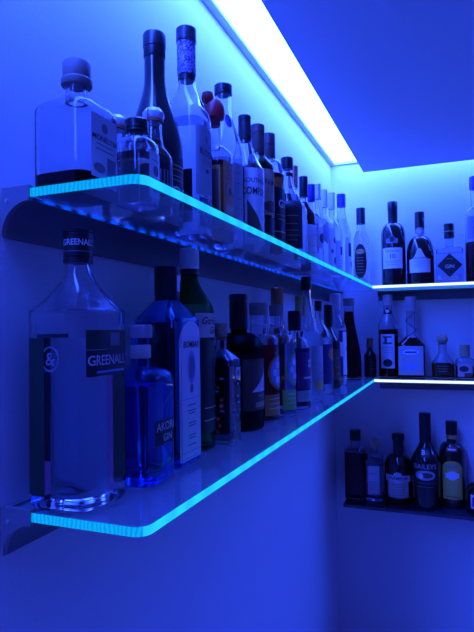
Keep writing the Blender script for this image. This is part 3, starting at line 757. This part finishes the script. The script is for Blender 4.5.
# ---- lower back shelf
t, S = bottle((0.237, 2.222, SZL), 0.326, 'clear rum bottle with white cap and dark vertical label, lower back shelf', GBL, rz=R9, a=0.0375, zs=0.205, zn=0.262, rn=0.0160, zt=0.318, sh='slope', level=0.19, liq='dark_amber_liquid')
lathe('cap', cap_prof(0.0185, 0.284, 0.326, groove=(0.45,)), 'grey_capsule', t)
add_label(S, t, 'neck_label', 'black_paper', 0, 0, 0.034, 0.250, 0.276, items=[('disc', 0, 0.016, 0.255, 0.268, 'white_ink')], kind='hump', off=0.001)
add_label(S, t, 'label', 'frost', 0, 0, 0.056, 0.040, 0.172, items=[('rect', 0, 0.034, 0.158, 0.164, 'ink'), ('rect', -0.006, 0.010, 0.138, 0.158, 'ink'), ('rect', 0, 0.034, 0.134, 0.140, 'ink'), ('disc', 0, 0.036, 0.046, 0.076, 'ink')] + lines(0, 0.04, (0.1, 0.11, 0.12)))
t, S = bottle((0.323, 2.215, SZL), 0.315, 'square bottle with long slender neck, dark contents and large white oval label', GBL, rz=R9, a=0.036, b=0.0505, n=7, zs=0.128, zn=0.166, rn=0.0170, zt=0.306, sh='cone', level=0.158, liq='dark_amber_liquid', rt=0.0150)
lathe('cap', cap_prof(0.0205, 0.258, 0.315, groove=(0.1, 0.5)), 'grey_capsule', t)
pts = [Vector((0.0185 * math.cos(k * 0.42 - 0.9), 0.0185 * math.sin(k * 0.42 - 0.9), 0.160 + 0.0046 * k)) for k in range(21)]
vv = []; ff = []
for i, p in enumerate(pts):
    for k in range(6): vv.append((p.x * (1 + 0.09 * math.cos(k * PI / 3)), p.y * (1 + 0.09 * math.cos(k * PI / 3)), p.z + 0.0017 * math.sin(k * PI / 3)))
for i in range(len(pts) - 1):
    for k in range(6): ff.append((i * 6 + k, i * 6 + (k + 1) % 6, i * 6 + 6 + (k + 1) % 6, i * 6 + 6 + k))
mesh_obj('swirl_cord', vv, ff, 'navy_paper', t)
add_label(S, t, 'label', 'grey_paper', 0, 0, 0.092, 0.016, 0.126, items=[('disc', 0, 0.078, 0.086, 0.120, 'blue_paper'), ('disc', 0, 0.062, 0.092, 0.114, 'white_ink', 0.0006), ('rect', 0, 0.044, 0.100, 0.106, 'navy_paper', 0.0009)] + [('disc', -0.02 + 0.013 * k, 0.012, 0.030 + 0.012 * (k % 2), 0.056 + 0.010 * (k % 2), 'blue_paper') for k in range(4)])
t, S = bottle((0.436, 2.225, SZL), 0.171, 'round squat decanter with ball stopper, second smallest on the lower back shelf', GBL, rz=R9, a=0.041, n=2.6, zs=0.062, zn=0.108, rn=0.0150, zt=0.135, sh='bell', level=0.058, liq='amber_liquid')
lathe('stopper', [(0.012, 0.130)] + [(max(0.001, 0.0205 * math.sin(a)), 0.1505 - 0.0205 * math.cos(a)) for a in [0.5 + k * (PI - 0.5) / 12 for k in range(13)]], 'cork', t)
add_label(S, t, 'label', 'black_paper', 0, 0, 0.054, 0.020, 0.062, items=lines(0, 0.04, (0.030, 0.040, 0.050), 'gold_ink'))
t, S = bottle((0.513, 2.225, SZL), 0.129, 'smallest squat bottle with cork cap and dark label, lower back shelf', GBL, rz=R9, a=0.034, n=3, zs=0.066, zn=0.082, rn=0.0150, zt=0.118, level=0.05, liq='amber_liquid')
lathe('cork', cap_prof(0.0180, 0.086, 0.129, groove=(0.3,)), 'cork', t)
add_label(S, t, 'label', 'grey_paper', 0, 0, 0.052, 0.012, 0.060, items=[('disc', -0.004, 0.034, 0.030, 0.052, 'ink'), ('rect', 0.012, 0.03, 0.012, 0.026, 'brown_paper')])
t, S = bottle((0.618, 2.225, SZL), 0.295, 'large empty clear jar bottle cut off by the right picture edge', GBL, rz=R9, a=0.060, zs=0.20, zn=0.255, rn=0.022, zt=0.285, sh='round')
lathe('cap', cap_prof(0.0245, 0.265, 0.295), 'silver_capsule', t)

# ---- dark bottom shelf
t, S = bottle((0.096, 2.250, SZ3), 0.274, 'square bottle of brown liqueur with black cap at the left of bottom shelf', GT, rz=R9, a=0.036, b=0.041, n=6, zs=0.192, zn=0.203, rn=0.0180, zt=0.246, level=0.186, liq='dark_amber_liquid', glass_mat='clear_glass')
lathe('cap', cap_prof(0.0215, 0.232, 0.274, groove=(0.15,)), 'black_plastic', t)
t, S = bottle((0.170, 2.250, SZ3), 0.242, 'slim clear bottle with cork cap, second from left on bottom shelf', GT, rz=R9, a=0.034, n=3.5, zs=0.168, zn=0.186, rn=0.0125, zt=0.226, level=0.16, liq='clear_liquid')
lathe('cork', cap_prof(0.0150, 0.206, 0.242), 'cork', t)
add_label(S, t, 'label', 'frost', 0, 0, 0.046, 0.030, 0.14, items=lines(0, 0.036, (0.05, 0.08, 0.11)))
t, S = bottle((0.262, 2.267, SZ3), 0.264, 'stout dark bottle with pale scroll label above a cream panel, bottom shelf', GT, rz=R9, a=0.0545, zs=0.135, zn=0.186, rn=0.0190, zt=0.256, sh='round', glass_mat='brown_glass', hollow=False)
lathe('cap', cap_prof(0.0235, 0.240, 0.264), 'black_plastic', t)
lathe('capsule', cap_prof(0.0200, 0.190, 0.2405), 'dark_capsule', t)
add_label(S, t, 'label', 'cream_paper', 0, 0, 0.086, 0.026, 0.092, items=lines(0, 0.06, (0.036, 0.046, 0.056, 0.066, 0.076)))
add_label(S, t, 'scroll_label', 'white_paper', 0, 0, 0.104, 0.088, 0.112, off=0.0012, items=[('text', 'DRAMBUIE', 0.0165, 0, 0.100, 'navy_paper')])
add_label(S, t, 'medallion', 'white_paper', 0, 0, 0.040, 0.080, 0.124, kind='disc', off=0.0008)
t, S = bottle((0.366, 2.228, SZ3), 0.357, 'tallest dark cream liqueur bottle on the bottom shelf, pale oval on its label', GT, rz=R9, a=0.0545, zs=0.170, zn=0.258, rn=0.0200, zt=0.35, sh='slope', taper=0.92, glass_mat='black_glass', hollow=False)
lathe('capsule', cap_prof(0.0215, 0.252, 0.357, groove=(0.9,)), 'black_plastic', t)
add_label(S, t, 'monogram', 'black_paper', 0, 0, 0.034, 0.196, 0.228, items=[('text', 'B', 0.024, -0.006, 0.212, 'white_ink'), ('text', 'B', 0.020, 0.008, 0.211, 'grey_ink')])
add_label(S, t, 'label', 'black_paper', 0, 0, 0.098, 0.095, 0.176, items=[('text', 'BAILEYS', 0.0240, 0, 0.162, 'grey_paper'), ('disc', 0, 0.078, 0.112, 0.148, 'grey_paper'), ('disc', 0.006, 0.045, 0.120, 0.140, 'brown_paper', 0.0007), ('disc', -0.016, 0.018, 0.118, 0.136, 'white_ink', 0.0010)] + lines(0, 0.07, (0.100, 0.086), 'grey_ink'))
t, S = bottle((0.460, 2.272, SZ3), 0.323, 'dark coffee liqueur bottle with yellow arched label on the bottom shelf', GT, rz=R9, a=0.0480, zs=0.195, zn=0.245, rn=0.0185, zt=0.315, sh='round', glass_mat='brown_glass', hollow=False)
lathe('cap', cap_prof(0.0215, 0.272, 0.323, groove=(0.12,)), 'black_plastic', t)
lathe('neck_band', cap_prof(0.0205, 0.256, 0.2725), 'gold_capsule', t)
add_label(S, t, 'neck_label', 'red_paper', 0, 0, 0.040, 0.214, 0.230, items=[('rect', 0, 0.03, 0.219, 0.225, 'white_ink')])
add_label(S, t, 'label', 'yellow_paper', 0, 0, 0.076, 0.036, 0.180, kind='arch', items=[('disc', 0, 0.056, 0.150, 0.168, 'tan_paper'), ('rect', 0, 0.050, 0.116, 0.134, 'white_paper'), ('disc', 0, 0.040, 0.108, 0.142, 'white_paper'), ('rect', 0, 0.060, 0.045, 0.047, 'brown_paper')] + lines(0, 0.05, (0.06, 0.07, 0.08, 0.09), 'tan_paper'))
t, S = bottle((0.560, 2.230, SZ3), 0.137, 'squat dark bottle with small white label at right edge of bottom shelf', GT, rz=R9, a=0.058, zs=0.058, zn=0.108, rn=0.018, zt=0.13, sh='round', glass_mat='black_glass', hollow=False)
lathe('cap', cap_prof(0.0205, 0.110, 0.137), 'black_plastic', t)
add_label(S, t, 'label', 'white_paper', 0, -0.012, 0.062, 0.022, 0.072, items=[('rect', -0.012, 0.048, 0.030, 0.064, 'purple_paper'), ('rect', -0.012, 0.026, 0.040, 0.054, 'white_ink', 0.0006)])

# ------------------------------------------------------------------ light, camera
w = bpy.data.worlds.new('room_ambient'); SC.world = w; w.use_nodes = True
bg = w.node_tree.nodes['Background']
bg.inputs['Color'].default_value = (0.055, 0.036, 0.80, 1); bg.inputs['Strength'].default_value = 0.29

cam = bpy.data.cameras.new('camera'); co = bpy.data.objects.new('camera', cam); COL.objects.link(co)
yaw, pitch, roll = 0.37858, 0.02439, -0.01377
f = Vector((-math.sin(yaw) * math.cos(pitch), math.cos(yaw) * math.cos(pitch), math.sin(pitch)))
r0 = Vector((math.cos(yaw), math.sin(yaw), 0)); u0 = r0.cross(f)
r = r0 * math.cos(roll) + u0 * math.sin(roll); u = -r0 * math.sin(roll) + u0 * math.cos(roll)
M = Matrix((r, u, -f)).transposed().to_4x4(); M.translation = Vector((0.48248, 0, 1.39891))
co.matrix_world = M
cam.sensor_fit = 'VERTICAL'; cam.sensor_height = 24.0; cam.lens = 548.242 / 632 * 24.0
cam.clip_start = 0.02; cam.clip_end = 50
SC.camera = co
SC.view_settings.view_transform = 'Standard'; SC.view_settings.look = 'None'
SC.view_settings.exposure = 0.0; SC.view_settings.gamma = 1.0; SC.view_settings.use_curve_mapping = False
c = SC.cycles
c.max_bounces = 20; c.diffuse_bounces = 4; c.glossy_bounces = 8; c.transmission_bounces = 18; c.transparent_max_bounces = 24
c.caustics_reflective = True; c.caustics_refractive = True; c.blur_glossy = 0.6
c.sample_clamp_direct = 0.0; c.sample_clamp_indirect = 12.0
c.use_denoising = True
